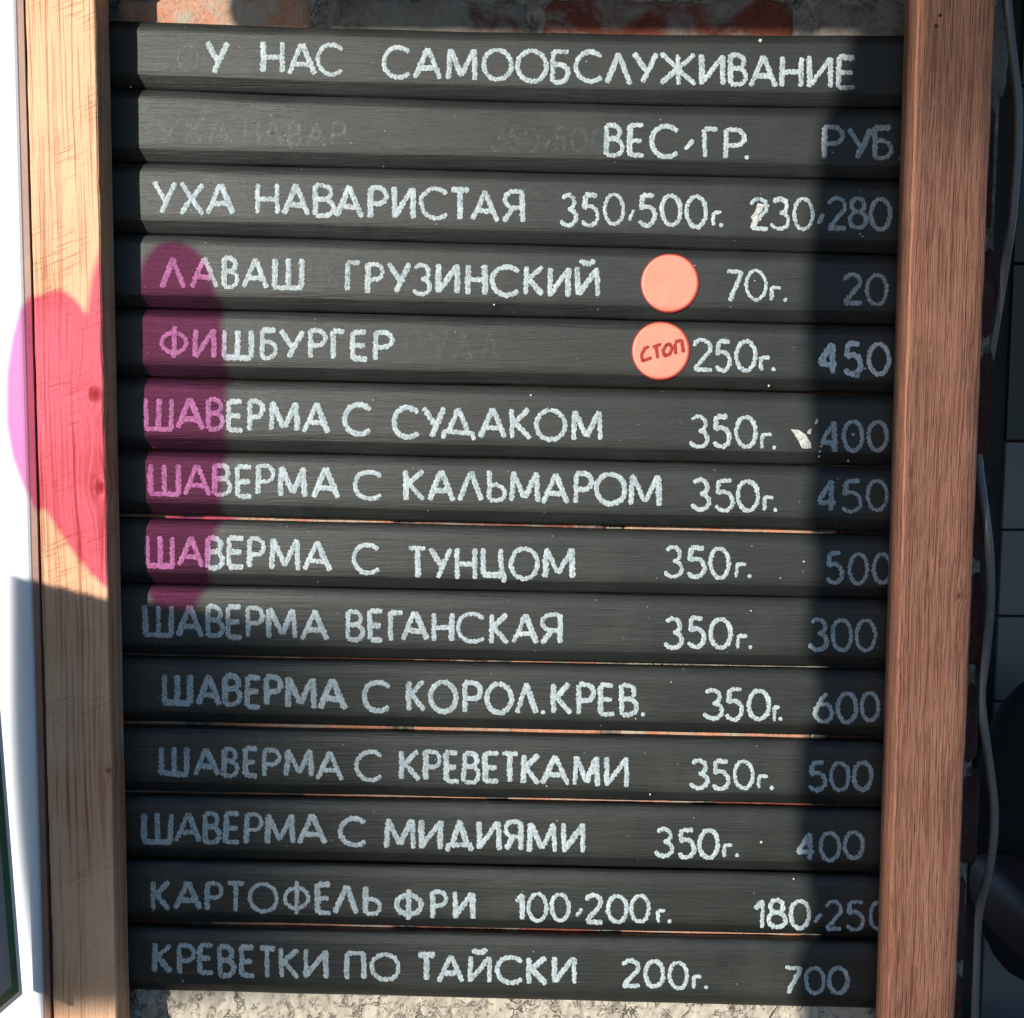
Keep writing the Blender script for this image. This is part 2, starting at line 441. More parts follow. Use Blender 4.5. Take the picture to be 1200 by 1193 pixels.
texts = ['У НАС САМООБСЛУЖИВАНИЕ', 'ВЕС/ГР. РУБ.', 'УХА НАВАРИСТАЯ 350/500г. 230/280', 'ЛАВАШ ГРУЗИНСКИЙ 70г. 20', 'ФИШБУРГЕР 250г. 450',
         'ШАВЕРМА С СУДАКОМ 350г. 400', 'ШАВЕРМА С КАЛЬМАРОМ 350г. 450', 'ШАВЕРМА С ТУНЦОМ 350г. 500', 'ШАВЕРМА ВЕГАНСКАЯ 350г. 300',
         'ШАВЕРМА С КОРОЛ.КРЕВ. 350г. 600', 'ШАВЕРМА С КРЕВЕТКАМИ 350г. 500', 'ШАВЕРМА С МИДИЯМИ 350г. 400', 'КАРТОФЕЛЬ ФРИ 100/200г. 180/250', 'КРЕВЕТКИ ПО ТАЙСКИ 200г. 700']
PO = []
for i in range(14):
    dy = random.uniform(-.0006, .0006)
    def prof(x, i=i, dy=dy):
        a = lines[i](x)-GAP[i]/2 + pnoise((x*9, i*3.1, 0))*.0007+pnoise((x*60, i*3.1, 2))*.0002
        b = lines[i+1](x)+GAP[i+1]/2 + pnoise((x*9, i*3.1, 7))*.0007+pnoise((x*60, i*3.1, 5))*.0002
        tb, bb = .0115, .0150
        P = [(.0155+dy, a), (YE+.0006+dy, a), (YE*.72+dy, a-tb*.22), (YE*.38+dy, a-tb*.55), (YE*.07+dy, a-tb*.92), (dy, a-tb*1.15)]
        P += [(dy+pnoise((x*4, i*5.3, t))*.0003, a-tb*1.15+(b+bb*1.12-a+tb*1.15)*t) for t in (.2, .4, .6, .8)]
        P += [(dy, b+bb*1.05), (YE*.18+dy, b+bb*.9), (YE*.75+dy, b+bb*.5), (YE*1.25+dy, b+bb*.18), (YE*1.6+dy, b), (.0155+dy, b)]
        return P
    V, Fc = strip_vf(prof, XSS)
    zc = (lines[i](0)+lines[i+1](0))/2
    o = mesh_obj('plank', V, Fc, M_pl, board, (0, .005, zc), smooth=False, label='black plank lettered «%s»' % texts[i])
    for p in o.data.polygons: p.use_smooth = True
    o.data.polygons[-1].use_smooth = False; o.data.polygons[-2].use_smooth = False
    at_ = o.data.attributes.new('flat_face', 'FLOAT', 'POINT'); pn = len(V)//len(XSS)
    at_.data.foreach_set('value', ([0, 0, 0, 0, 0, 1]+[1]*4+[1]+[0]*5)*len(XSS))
    planks.append(o); PO.append(dy)

# posts
M_w1 = m_wood('pine_post_wood', (.40, .22, .12), (.66, .46, .27), (.80, .60, .38), [], saw=1.0, seed=3.1)
def post(px_pts, y0, y1, knots_px, dark, mid, light, seed, saw, gb, label, bands=1.0, nm='pine'):
    """px_pts: (x_left, x_right) on the front face at picture heights -60 and 1250"""
    (a0, b0), (a1, b1) = px_pts
    P = [W(a0, 0, y0), W(b0, 0, y0), W(a1, 1193, y0), W(b1, 1193, y0)]
    def at(z):
        t = (P[0].z-z)/(P[0].z-P[2].z)
        return P[0].x+(P[2].x-P[0].x)*t, P[1].x+(P[3].x-P[1].x)*t
    zs = np.linspace(-1.495, 1.60, 220); V = []; n = 8
    c = .0016
    for z in zs:
        a, b = at(z)
        j = lambda k: pnoise((z*24, k*7.7, seed))*.0011+pnoise((z*120, k*7.7, seed))*.0004
        V += [(a+c+j(0), y0+j(4)*.4, z), (b-c+j(1), y0+j(5)*.4, z), (b+j(1), y0+c, z), (b+j(2)*.3, y1-c, z), (b-c, y1, z), (a+c, y1, z), (a+j(3)*.3, y1-c, z), (a+j(0), y0+c, z)]
    Fc = []
    for i in range(len(zs)-1):
        for k in range(n):
            q = i*n+k; r = i*n+(k+1) % n; Fc.append((q, r, r+n, q+n))
    Fc.append(tuple(range(n-1, -1, -1))); Fc.append(tuple((len(zs)-1)*n+k for k in range(n)))
    org = Vector((sum(at(0))/2, (y0+y1)/2, 0))
    kn = []
    for (kx, ky, kr) in knots_px:
        p = W(kx, ky, y0)-org; kn.append((p.x, p.z, kr))
    mat = m_wood(nm+'_post_wood', dark, mid, light, kn, saw, gb, seed, bands)
    o = mesh_obj('post', V, Fc, mat, board, org, label=label)
    return o
YP = -.045
pL = post(((28.5, 111), (63, 137)), YP, -.0012, [(112, 462, .0085), (116, 571, .0075), (127, 903, .0035), (117.5, 213, .0018)], (.42, .15, .075), (.80, .45, .26), (.92, .62, .40),
          3.1, .7, .7, 'pale sawn pine post on the left, with knots and saw marks', nm='pale_pine')
pR = post(((1076, 1166.5), (1040, 1119)), YP, -.0012, [(1124, 698, .003)], (.30, .112, .068), (.47, .212, .135), (.56, .27, .175),
          9.4, .12, 1.6, 'reddish brown coarse grained post on the right', 2.3, nm='red_pine')
M_hole = m_plain('nail_rust', (.02, .012, .01), .7, .2)
def disc_vf(c, r, y, n=14, th=.0006):
    V = [(c.x+r*math.cos(2*math.pi*i/n), y, c.z+r*math.sin(2*math.pi*i/n)) for i in range(n)]
    V += [(a, y+th, b) for a, _, b in V]
    Fc = [tuple(range(n))] + [(i, i+n, (i+1) % n+n, (i+1) % n) for i in range(n)]
    return V, Fc
for hx, hy in ((1101.5, 18), (1097, 30.5)):
    c = W(hx, hy, YP); V, Fc = disc_vf(c, .0017, YP-.0009); mesh_obj('nail', V, Fc, M_hole, pR, c)

# ------------------------------------------------------------------ hand lettering
def arc(cx, cy, rx, ry, a0, a1, n=18):
    return [(cx+rx*math.cos(R(a0+(a1-a0)*i/n)), cy+ry*math.sin(R(a0+(a1-a0)*i/n))) for i in range(n+1)]
def P_(h0=.46, w=1.0):
    return [[(.06, 0), (.06, 1)], [(.06, 1), (.5*w, 1)]+arc(.52*w, (1+h0)/2, .48*w, (1-h0)/2, 90, -90, 10)+[(.06, h0)]]
G = {
 'У': [[(0, 1), (.52, .40)], [(1, 1), (.36, 0)]],
 'Н': [[(.04, 1), (.04, 0)], [(.96, 1), (.96, 0)], [(.04, .48), (.96, .50)]],
 'А': [[(.5, 1), (0, 0)], [(.5, 1), (1, 0)], [(.2, .33), (.8, .33)]],
 'С': [arc(.56, .5, .56, .5, 42, 318, 22)],
 'М': [[(.08, 1), (.03, 0)], [(.08, 1), (.5, .12)], [(.92, 1), (.5, .12)], [(.92, 1), (.97, 0)]],
 'О': [arc(.5, .5, .5, .5, 95, 455, 30)],
 'Б': [[(.95, 1), (.06, 1)], [(.08, 1), (.06, 0)], [(.06, .58), (.45, .58)]+arc(.46, .29, .5, .29, 90, -90, 10)+[(.06, 0)]],
 'Л': [[(.5, 1), (0, 0)], [(.5, 1), (1, 0)]],
 'Ж': [[(.5, 1), (.5, 0)], [(0, 1), (.5, .5)], [(.5, .5), (0, 0)], [(1, 1), (.5, .5)], [(.5, .5), (1, 0)]],
 'И': [[(.05, 1), (.05, 0)], [(.05, .03), (.94, .97)], [(.95, 1), (.95, 0)]],
 'Й': [[(.05, 1), (.05, 0)], [(.05, .03), (.94, .97)], [(.95, 1), (.95, 0)], arc(.52, 1.30, .32, .14, 185, 355, 8)],
 'В': [[(.05, 0), (.05, 1)], [(.05, 1), (.42, 1)]+arc(.44, .77, .42, .23, 90, -90, 9)+[(.05, .54)], [(.05, .54), (.48, .54)]+arc(.5, .27, .48, .27, 90, -90, 10)+[(.05, 0)]],
 'Е': [[(.05, 1), (.05, 0)], [(.05, 1), (.96, 1)], [(.05, .5), (.86, .5)], [(.05, 0), (1, 0)]],
 'Г': [[(.06, 1), (.06, 0)], [(.06, 1), (1, 1)]],
 'Р': P_(),
 'Х': [[(0, 1), (1, 0)], [(1, 1), (0, 0)]],
 'Т': [[(0, 1), (1, 1)], [(.5, 1), (.5, 0)]],
 'Я': [[(.95, 0), (.95, 1)], [(.95, 1), (.5, 1)]+arc(.5, .73, .46, .27, 90, 270, 10)+[(.95, .46)], [(.5, .46), (.02, 0)]],
 'Ш': [[(.04, 1), (.04, .0)], [(.5, 1), (.5, .03)], [(.96, 1), (.96, 0)], [(.0, .0), (1, .0)]],
 'Ц': [[(.04, 1), (.04, .12)], [(.78, 1), (.78, .12)], [(.0, .10), (.98, .10)], [(.95, .12), (.88, -.16)]],
 'З': [arc(.46, .75, .44, .25, 150, -90, 12), arc(.46, .26, .52, .26, 90, -150, 14)],
 'К': [[(.05, 1), (.05, 0)], [(.95, 1), (.12, .50)], [(.2, .56), (1, 0)]],
 'Ф': [[(.5, 1.1), (.5, -.08)], arc(.5, .5, .5, .37, 95, 455, 26)],
 'Д': [[(.5, 1), (.2, .2)], [(.5, 1), (.8, .2)], [(.02, .16), (.98, .16)], [(.06, .18), (.02, -.08)], [(.94, .18), (.98, -.08)]],
 'Ь': [[(.06, 1), (.06, 0)], [(.06, .52), (.45, .52)]+arc(.46, .26, .5, .26, 90, -90, 10)+[(.06, 0)]],
 'П': [[(.05, 1), (.05, 0)], [(.95, 1), (.95, 0)], [(.05, 1), (.95, 1)]],
 'г': [[(.06, 1), (.04, 0)], [(.06, .95), (1, .97)]],
 '.': [[(.4, .5), (.6, .5)]],
 '/': [[(1, 1), (0, 0)]],
 '0': [arc(.5, .5, .5, .5, 95, 455, 28)],
 '1': [[(.9, 1), (.8, 0)], [(0, .66), (.85, .98)]],
 '2': [arc(.48, .72, .46, .28, 165, -20, 12)+[(.05, .02)], [(.02, .0), (1, .0)]],
 '3': [arc(.46, .76, .42, .24, 150, -90, 12), arc(.46, .27, .52, .27, 90, -160, 14)],
 '4': [[(.78, 0), (.76, 1)], [(.76, 1), (.02, .28)], [(.02, .28), (1, .26)]],
 '5': [[(.9, 1), (.22, 1)], [(.22, 1), (.14, .54)], [(.14, .54)]+arc(.46, .32, .50, .32, 110, -150, 14)],
 '6': [arc(.5, .31, .48, .31, 100, 460, 22), [(.72, 1), (.4, .78), (.12, .5), (.03, .3)]],
 '7': [[(0, 1), (1, 1)], [(1, 1), (.22, 0)]],
 '8': [arc(.5, .77, .38, .23, 95, 455, 18), arc(.5, .27, .5, .27, 95, 455, 22)],
}
M_ch = m_chalk('chalk_paint', (.23, .285, .30), (.53, .60, .62))
M_bright = m_chalk('bright_white_paint', (.60, .68, .72), (.80, .84, .86))  # brighter white, used for a single price
M_gh0 = m_chalk('rubbed_chalk_ring', (.16, .175, .17), (.26, .28, .27), .6)
M_gh = m_chalk('rubbed_chalk', (.11, .12, .115), (.20, .21, .205), .42)
M_fk = m_chalk('flaked_white', (.42, .42, .40), (.62, .62, .58))
def resample(pts, step):
    P = np.array(pts, float); d = np.hypot(*np.diff(P, axis=0).T); s = np.concatenate([[0], np.cumsum(d)])
    n = max(3, int(s[-1]/step)); q = np.linspace(0, s[-1], n+1)
    return np.stack([np.interp(q, s, P[:, 0]), np.interp(q, s, P[:, 1])], 1)
def ribbon(pts, wd, lay, V, Fc, row, y_face, ragged=1.0):
    """pts in picture pixels; adds a ragged raised stroke lying on the plank"""
    P = resample(pts, 1.25)
    P += np.array([pnoise((p[0]*.08, p[1]*.08, lay*1.0)) for p in P])[:, None]*.7*ragged
    T = np.gradient(P, axis=0); T /= np.maximum(np.hypot(T[:, 0], T[:, 1]), 1e-6)[:, None]
    N = np.stack([-T[:, 1], T[:, 0]], 1); n = len(P)
    ph = random.uniform(0, 9)
    per = random.uniform(4.6, 6.2)
    base = len(V)
    y = y_face-.00025-.00005*lay
    for i in range(n):
        e = min(i, n-1-i)*1.25
        cap = 1.0 if e > 2.2 else .62+.38*math.sqrt(max(0, e/2.2))
        hw = []
        for sd in (0, 1):
            saw = ((i*1.25/per+ph+sd*.37) % 1.0)
            saw = (saw if saw < .8 else (1-saw)*4) - .4
            nz = pnoise((P[i, 0]*.45+sd*31, P[i, 1]*.45, ph))*.9+random.uniform(-.35, .35)
            hw.append((wd/2+ragged*(saw*1.0+nz*1.25))*cap)
        a = P[i]+N[i]*hw[0]; b = P[i]-N[i]*hw[1]; m = P[i]
        for q, dyy in ((a, .0002), (m, -.00012), (b, .0002)):
            p = W(q[0], q[1], y+dyy); V.append((p.x, y+dyy, p.z))
    for i in range(n-1):
        k = base+i*3
        Fc += [(k, k+1, k+4, k+3), (k+1, k+2, k+5, k+4)]
def word(row, s, ext, ytop, h, wd=5.35, mat=None, slope=.0215, name='chalk_word', smallg=.52):
    """ext: (x0, x1) of each glyph; ytop at the first glyph; dots sit on the baseline"""
    V = []; Fc = []; x00 = ext[0][0]
    lay = 0
    for ch_, (a, b) in zip(s, ext):
        yt = ytop+slope*(a-x00)+random.uniform(-.8, .8); hh = h+random.uniform(-.8, .8)
        if ch_ == 'г': yt += hh*(1-smallg); hh *= smallg
        if ch_ == '/': yt += hh*.44; hh *= .40
        if ch_ == '.': yt += hh-3.2; hh = 1.5
        w2 = wd*.5
        k = wd*(.78 if ch_ in 'г/' else 1.0)*(1.12 if s[0].isdigit() is False else 1.0)
        x0, x1 = a+w2, b-w2; y0, y1 = yt+w2*.7, yt+hh-w2*.7
        if ch_ == '.': x0, x1 = a, b; y0, y1 = yt, yt+hh
        lean = random.uniform(-.6, .6)
        for st in G[ch_]:
            pts = []
            for (u, t) in st:
                pts.append((x0+(x1-x0)*u+lean*(t-.5), y1-(y1-y0)*t+slope*(b-a)*u))
            if len(pts) == 2 and ch_ != '.':
                pts = [(p[0]+random.uniform(-.6, .6), p[1]+random.uniform(-.7, .7)) for p in pts]
            if ch_ == '.':
                b0 = len(V); cx_, cy_ = (a+b)/2, yt; yy = PO[row]-.0006
                for q in range(9):
                    rr = 0 if q == 8 else 2.7*random.uniform(.75, 1.1)
                    p = W(cx_+rr*math.cos(q*math.pi/4), cy_-rr*math.sin(q*math.pi/4), yy); V.append((p.x, yy, p.z))
                Fc += [(b0+8, b0+q, b0+(q+1) % 8) for q in range(8)]
                continue
            ribbon(pts, k*random.uniform(.86, 1.14)*(.88 if len(pts) > 12 else 1.0), lay, V, Fc, row, PO[row]-.0003, 1.0); lay = (lay+1) % 6
    if not V: return
    c = sum((Vector(v) for v in V), Vector())/len(V)
    return mesh_obj(name, V, Fc, mat or M_ch, planks[row], c, label=('white chalk lettering «%s»' % s) if name == 'chalk_word' else None)
def T(row, s, xs, yt, h, **kw):
    ext = [(xs[2*i], xs[2*i+1]) for i in range(len(s))]
    return word(row, s, ext, yt, h, **kw)
T(0, 'У', [240, 269], 48, 39); T(0, 'НАС', [305, 335, 336, 371, 370, 404], 48, 39)
T(0, 'САМООБСЛУЖИВАНИЕ', [447, 483, 484, 519, 522, 561, 564, 602, 604, 643, 644, 669, 672, 708, 708, 741, 740, 773, 772, 817, 818, 851, 852, 877, 877, 912, 913, 942, 944, 977, 979, 1005], 54, 39)
T(1, 'ВЕС', [707, 732, 734, 757, 761, 797], 144, 39); T(1, '/', [800, 815], 145, 39); T(1, 'ГР.', [822, 843, 847, 875, 874, 876], 149, 38)
T(1, 'РУБ.', [962, 990, 992, 1023, 1021, 1048, 1055, 1056], 147, 39)
T(2, 'УХА', [178, 208, 209, 240, 241, 276], 212, 39); T(2, 'НАВАРИСТАЯ', [298, 328, 330, 364, 366, 394, 392, 427, 430, 455, 458, 488, 491, 527, 527, 552, 551, 586, 588, 616], 213.5, 39, slope=.030)
T(2, '350/500г.', [655, 678, 679, 704, 706, 733, 734, 746, 746, 771, 773, 800, 802, 830, 833, 848, 844.5, 845.5], 226, 39, slope=.012)
T(2, '230/280', [877, 903, 902, 927, 928, 955, 956, 967, 968, 994, 993, 1018, 1018, 1046], 231, 39, slope=0)
T(3, 'ЛАВАШ', [187, 218, 222, 257, 259, 281, 283, 315, 318, 358], 300, 38, slope=.012)
T(3, 'ГРУЗИНСКИЙ', [403, 424, 427, 451, 453, 483, 482, 507, 510, 540, 545, 572, 574, 611, 613, 639, 641, 670, 673, 704], 306, 37)
T(3, '70г.', [849, 872, 872, 900, 901, 918, 920, 921], 315, 38); T(3, '20', [986, 1012, 1013, 1042], 320, 38, slope=0)
T(4, 'ФИШБУРГЕР', [187, 221, 225, 255, 259, 298, 303, 327, 327, 357, 360, 384, 387, 407, 410, 433, 436, 462], 383, 36, slope=.016)
T(4, '250г.', [810, 837, 836, 859, 860, 888, 889, 905, 906, 907], 397, 38); T(4, '450', [957, 984, 986, 1013, 1015, 1045], 399, 40, wd=6.8, mat=M_bright)
T(5, 'ШАВЕРМА', [167, 205, 206, 240, 241, 264, 265, 287, 289, 311, 314, 352, 354, 388], 465, 38, slope=.025)
T(5, 'С', [401, 437], 472, 38); T(5, 'СУДАКОМ', [459, 493, 494, 524, 516, 558, 560, 594, 596, 624, 626, 665, 668, 707], 475, 38)
T(5, '350г.', [807, 832, 833, 858, 860, 888, 890, 907, 907, 908], 486, 39); T(5, '400', [959, 985, 986, 1013, 1015, 1042], 492, 38, slope=0, wd=5.6)
T(6, 'ШАВЕРМА', [172, 213, 214, 248, 248, 273, 275, 298, 299, 323, 325, 361, 364, 399], 542, 38)
T(6, 'С', [413, 450], 551, 35); T(6, 'КАЛЬМАРОМ', [472, 499, 500, 534, 536, 567, 570, 595, 596, 634, 634, 668, 671, 696, 696, 735, 736, 776], 549, 38, slope=.020)
T(6, '350г.', [809, 834, 836, 862, 862, 891, 893, 909, 908, 909], 560, 39); T(6, '450', [956, 982, 984, 1012, 1014, 1042], 562, 39, slope=0)
T(7, 'ШАВЕРМА', [169, 206, 208, 240, 240, 264, 265, 288, 289, 312, 315, 353, 354, 389], 626, 38, slope=.03)
T(7, 'С', [412, 447], 637, 37); T(7, 'ТУНЦОМ', [477, 501, 502, 531, 532, 560, 563, 596, 596, 633, 635, 675], 640, 38, slope=.008)
T(7, '350г.', [777, 802, 803, 829, 830, 857, 860, 877, 878, 879], 639, 38); T(7, '500', [966, 990, 993, 1019, 1021, 1047], 647, 38, slope=0)
T(8, 'ШАВЕРМА', [166, 205, 206, 239, 240, 264, 264, 286, 287, 310, 311, 349, 351, 386], 707, 38, slope=.028)
T(8, 'ВЕГАНСКАЯ', [404, 428, 430, 451, 454, 475, 469, 503, 505, 533, 534, 570, 572, 598, 599, 632, 632, 660], 714, 37, slope=.022)
T(8, '350г.', [777, 802, 803, 829, 830, 859, 862, 878, 879, 880], 722, 38); T(8, '300', [947, 972, 973, 1000, 1001, 1028], 724, 39, slope=0)
T(9, 'ШАВЕРМА', [188, 227, 229, 261, 260, 285, 286, 308, 308, 332, 333, 372, 372, 407], 788, 38, slope=.028, wd=6.0)
T(9, 'С', [424, 459], 797, 37); T(9, 'КОРОЛ.', [475, 500, 502, 537, 541, 566, 568, 602, 603, 631, 636, 637], 797, 38)
T(9, 'КРЕВ.', [645, 671, 675, 698, 700, 722, 725, 749, 753, 754], 800, 38, slope=.018)
T(9, '350г.', [823, 849, 848, 873, 875, 904, 904, 917, 914, 915], 806, 38); T(9, '600', [952, 978, 979, 1006, 1007, 1032], 810, 37, slope=0)
T(10, 'ШАВЕРМА', [185, 223, 225, 258, 259, 281, 284, 304, 306, 330, 332, 369, 369, 403], 873, 35, slope=.028)
T(10, 'С', [415, 450], 878, 37); T(10, 'КРЕВЕТКАМИ', [467, 494, 495, 518, 519, 540, 541, 564, 565, 587, 586, 609, 610, 634, 633, 668, 670, 704, 707, 738], 878, 37, slope=.03)
T(10, '350г.', [807, 832, 832, 857, 858, 885, 886, 903, 904, 905], 889, 36); T(10, '500', [945, 970, 971, 997, 998, 1024], 892, 36, slope=0)
T(11, 'ШАВЕРМА', [165, 204, 204, 237, 237, 260, 261, 283, 285, 309, 309, 347, 348, 383], 951, 37, slope=.008)
T(11, 'С', [396, 431], 957, 35); T(11, 'МИДИЯМИ', [449, 488, 490, 520, 521, 556, 558, 588, 589, 614, 616, 654, 657, 687], 958, 37)
T(11, '350г.', [766, 791, 792, 817, 817, 844, 845, 861, 863, 864], 969, 36); T(11, '400', [931, 957, 959, 986, 987, 1014], 974, 35, slope=0)
T(12, 'КАРТОФЕЛЬ', [176, 201, 203, 237, 239, 262, 264, 289, 290, 327, 331, 364, 369, 390, 390, 421, 425, 449], 1031, 36, slope=.02)
T(12, 'ФРИ', [462, 496, 503, 526, 529, 558], 1042, 34); T(12, '100/200г.', [602, 616, 617, 643, 644, 669, 673, 684, 684, 708, 710, 737, 737, 763, 768, 783, 784, 785], 1045, 35, slope=.018)
T(12, '180/250', [882, 898, 898, 923, 924, 951, 953, 965, 965, 989, 989, 1015, 1017, 1044], 1052, 36, slope=.02)
T(13, 'КРЕВЕТКИ', [178, 203, 206, 230, 231, 252, 254, 277, 279, 300, 302, 325, 326, 352, 355, 386], 1104, 37, slope=.035)
T(13, 'ПО', [403, 430, 433, 470], 1115, 34); T(13, 'ТАЙСКИ', [487, 512, 512, 545, 547, 577, 580, 615, 616, 643, 646, 677], 1117, 34)
T(13, '200г.', [727, 752, 754, 780, 782, 808, 810, 825, 827, 828], 1124, 34); T(13, '700', [918, 941, 942, 968, 969, 996], 1132, 34, slope=0)
# the old lettering that was rubbed off and still shows faintly
T(0, 'О', [207, 235], 52, 30, mat=M_gh0, name='ghost_letter', wd=4)
T(1, 'УХАНАВАР', [184, 210, 214, 240, 244, 270, 285, 306, 308, 334, 336, 356, 358, 384, 386, 408], 138, 30, mat=M_gh0, name='ghost_letter', wd=5)
T(1, '350/500', [574, 594, 596, 612, 614, 634, 636, 648, 648, 666, 668, 690, 692, 712], 148, 30, mat=M_gh, name='ghost_letter', wd=5)
T(3, 'КРКР', [338, 358, 362, 380, 384, 398, 404, 424], 303, 34, mat=M_gh, name='ghost_letter', wd=5)
T(4, 'СУДА', [474, 500, 502, 528, 530, 558, 562, 588], 388, 34, mat=M_gh, name='ghost_letter', wd=5)
# flakes, drips and spots of white
def fleck(row, pts, mat=None, name='chalk_fleck'):
    V = [tuple(W(x, y, PO[row]-.0013)) for x, y in pts]; V = [(a, PO[row]-.0013, c) for a, _, c in V]
    n = len(V); V += [(a, PO[row]-.0001, c) for a, _, c in V]
    Fc = [tuple(range(n))]+[(i, i+n, (i+1) % n+n, (i+1) % n) for i in range(n)]
    c = sum((Vector(v) for v in V), Vector())/len(V)
    return mesh_obj(name, V, Fc, mat or M_fk, planks[row], c)
def dot(row, x, y, r):
    fleck(row, [(x+r*random.uniform(.7, 1.2)*math.cos(a), y+r*random.uniform(.7, 1.2)*math.sin(a)) for a in [k*math.pi/4 for k in range(8)]])
fleck(2, [(888, 238), (897, 240), (893, 247), (888, 252), (888, 262), (885, 266), (879, 267), (882, 258), (880, 254), (885, 248)])
fleck(5, [(927, 503), (936, 504), (944, 509), (950, 519), (951, 525), (944, 526), (940, 525), (935, 515)])
fleck(5, [(957, 490), (959, 492), (957, 497), (955, 497)]); fleck(5, [(947, 504), (951, 502), (950, 509), (946, 508)])
fleck(4, [(1002, 436), (1008, 436), (1007, 443), (1002, 443)], M_ch)
for (r, x, y, s) in ((0, 891, 47, 2), (2, 1008, 274, 1.2), (2, 1011, 277, 1), (4, 1014, 432, 1.6), (4, 901, 452, 1.2), (5, 962, 523, 1.3), (5, 961, 529, 1.3), (5, 960, 535, 1.2), (5, 1000, 509, 1.6),
                     (5, 994, 540, 1.2), (11, 892, 987, 1.6), (10, 762, 931, 1), (3, 579, 357, 1), (0, 153, 108-6, 1.1), (5, 622, 460+3, 1.2), (13, 214, 1150, 1), (12, 930, 1030, 1), (8, 880, 716, .9), (7, 942, 658, 1)):
    dot(r, x, y, s)
random.seed(11)
for _ in range(46):
    r = random.randrange(14); x = random.uniform(170, 1030); t = random.uniform(.18, .8)
    y0 = np.interp(x, XS, L[r]); y1 = np.interp(x, XS, L[r+1]); dot(r, x, y0+(y1-y0)*t, random.choice([.4, .5, .6, .7]))

# ------------------------------------------------------------------ round stickers
def m_sticker():
    k = NT('coral_paper'); c = k.coord()
    col = k.mix(k.ramp(k.noise(c, 40, 4), [(.3, 0), (.7, 1)]), (.80, .24, .165), (.84, .285, .20))
    k.bsdf(col, .5, k.bump(k.noise(c, 300, 3), .08, .0003), .4); return k.m
M_st = m_sticker(); M_rim = m_plain('red_sticker_edge', (.45, .03, .02), .5, .05); M_pen = m_plain('dark_red_marker', (.30, .022, .018), .6, .1)
def sticker(cx, cy, rp, row, label, lift):
    c = W(cx, cy, 0); r = (W(cx+rp, cy, 0)-c).x
    zt = lines[row](c.x)-GAP[row]/2; zb_ = lines[row+1](c.x)+GAP[row+1]/2
    surf = lambda z: PO[row]+yprof(z, zt, zb_)-lift
    def dsc(r0, r1, rings, dy):
        V = []; Fc = []; n = 64
        rr = [r0+(r1-r0)*i/rings for i in range(rings+1)]
        for q in rr:
            for i in range(n):
                a = 2*math.pi*i/n; z = c.z+q*math.sin(a); V.append((c.x+q*math.cos(a), surf(z)-dy, z))
        for j in range(rings):
            for i in range(n): Fc.append((j*n+i, j*n+(i+1) % n, (j+1)*n+(i+1) % n, (j+1)*n+i))
        if r0 < 1e-6: pass
        nb = len(V)                     # an edge of paper thickness
        for i in range(n):
            a = 2*math.pi*i/n; z = c.z+r1*math.sin(a); V.append((c.x+r1*math.cos(a), surf(z)-dy+.0007, z))
        for i in range(n): Fc.append((rings*n+i, rings*n+(i+1) % n, nb+(i+1) % n, nb+i))
        return V, Fc
    e = empty('round_sticker', (c.x, surf(c.z), c.z), label=label, cat='sticker', group='round coral stickers on the menu board')
    V, Fc = dsc(r*.002, r*.962, 14, 0); mesh_obj('face', V, Fc, M_st, e, c, smooth=True)
    V, Fc = dsc(r*.962, r, 1, 0); mesh_obj('rim', V, Fc, M_rim, e, c)
    return e, c, r, surf
sticker(784.5, 332, 34, 3, 'blank coral round sticker on the plank reading ЛАВАШ ГРУЗИНСКИЙ, upper of the two', .0017)
e2, c2, r2, s2 = sticker(774, 411, 34, 4, 'coral round sticker with СТОП written in red marker, lower of the two', .0015)
def pen(strokes):
    V = []; Fc = []
    for li, st in enumerate(strokes):
        P = resample(st, 1.0); Tn = np.gradient(P, axis=0); Tn /= np.maximum(np.hypot(*Tn.T), 1e-6)[:, None]; n = len(P); b = len(V)
        for i in range(n):
            hw = (2.0+random.uniform(-.2, .2))*(1 if 0 < i < n-1 else .6); N = (-Tn[i, 1], Tn[i, 0])
            for s_ in (1, -1):
                p = W(P[i, 0]+N[0]*hw*s_, P[i, 1]+N[1]*hw*s_, -.003); V.append((p.x, s2(p.z)-.00025-.00006*li, p.z))
        for i in range(n-1): Fc.append((b+2*i, b+2*i+1, b+2*i+3, b+2*i+2))
    mesh_obj('marker_word', V, Fc, M_pen, e2, c2, label='word СТОП in dark red marker')
pen([[(761, 406), (756, 408), (752, 416), (753, 423), (764, 419)], [(765, 407), (775, 403)], [(769, 406), (771, 420)],
     [(781, 404), (777, 411), (779, 417), (785, 415), (788, 408), (785, 403), (780, 404)], [(791, 402), (792, 415)], [(791, 401), (799, 398)], [(799, 398), (801, 413)]])

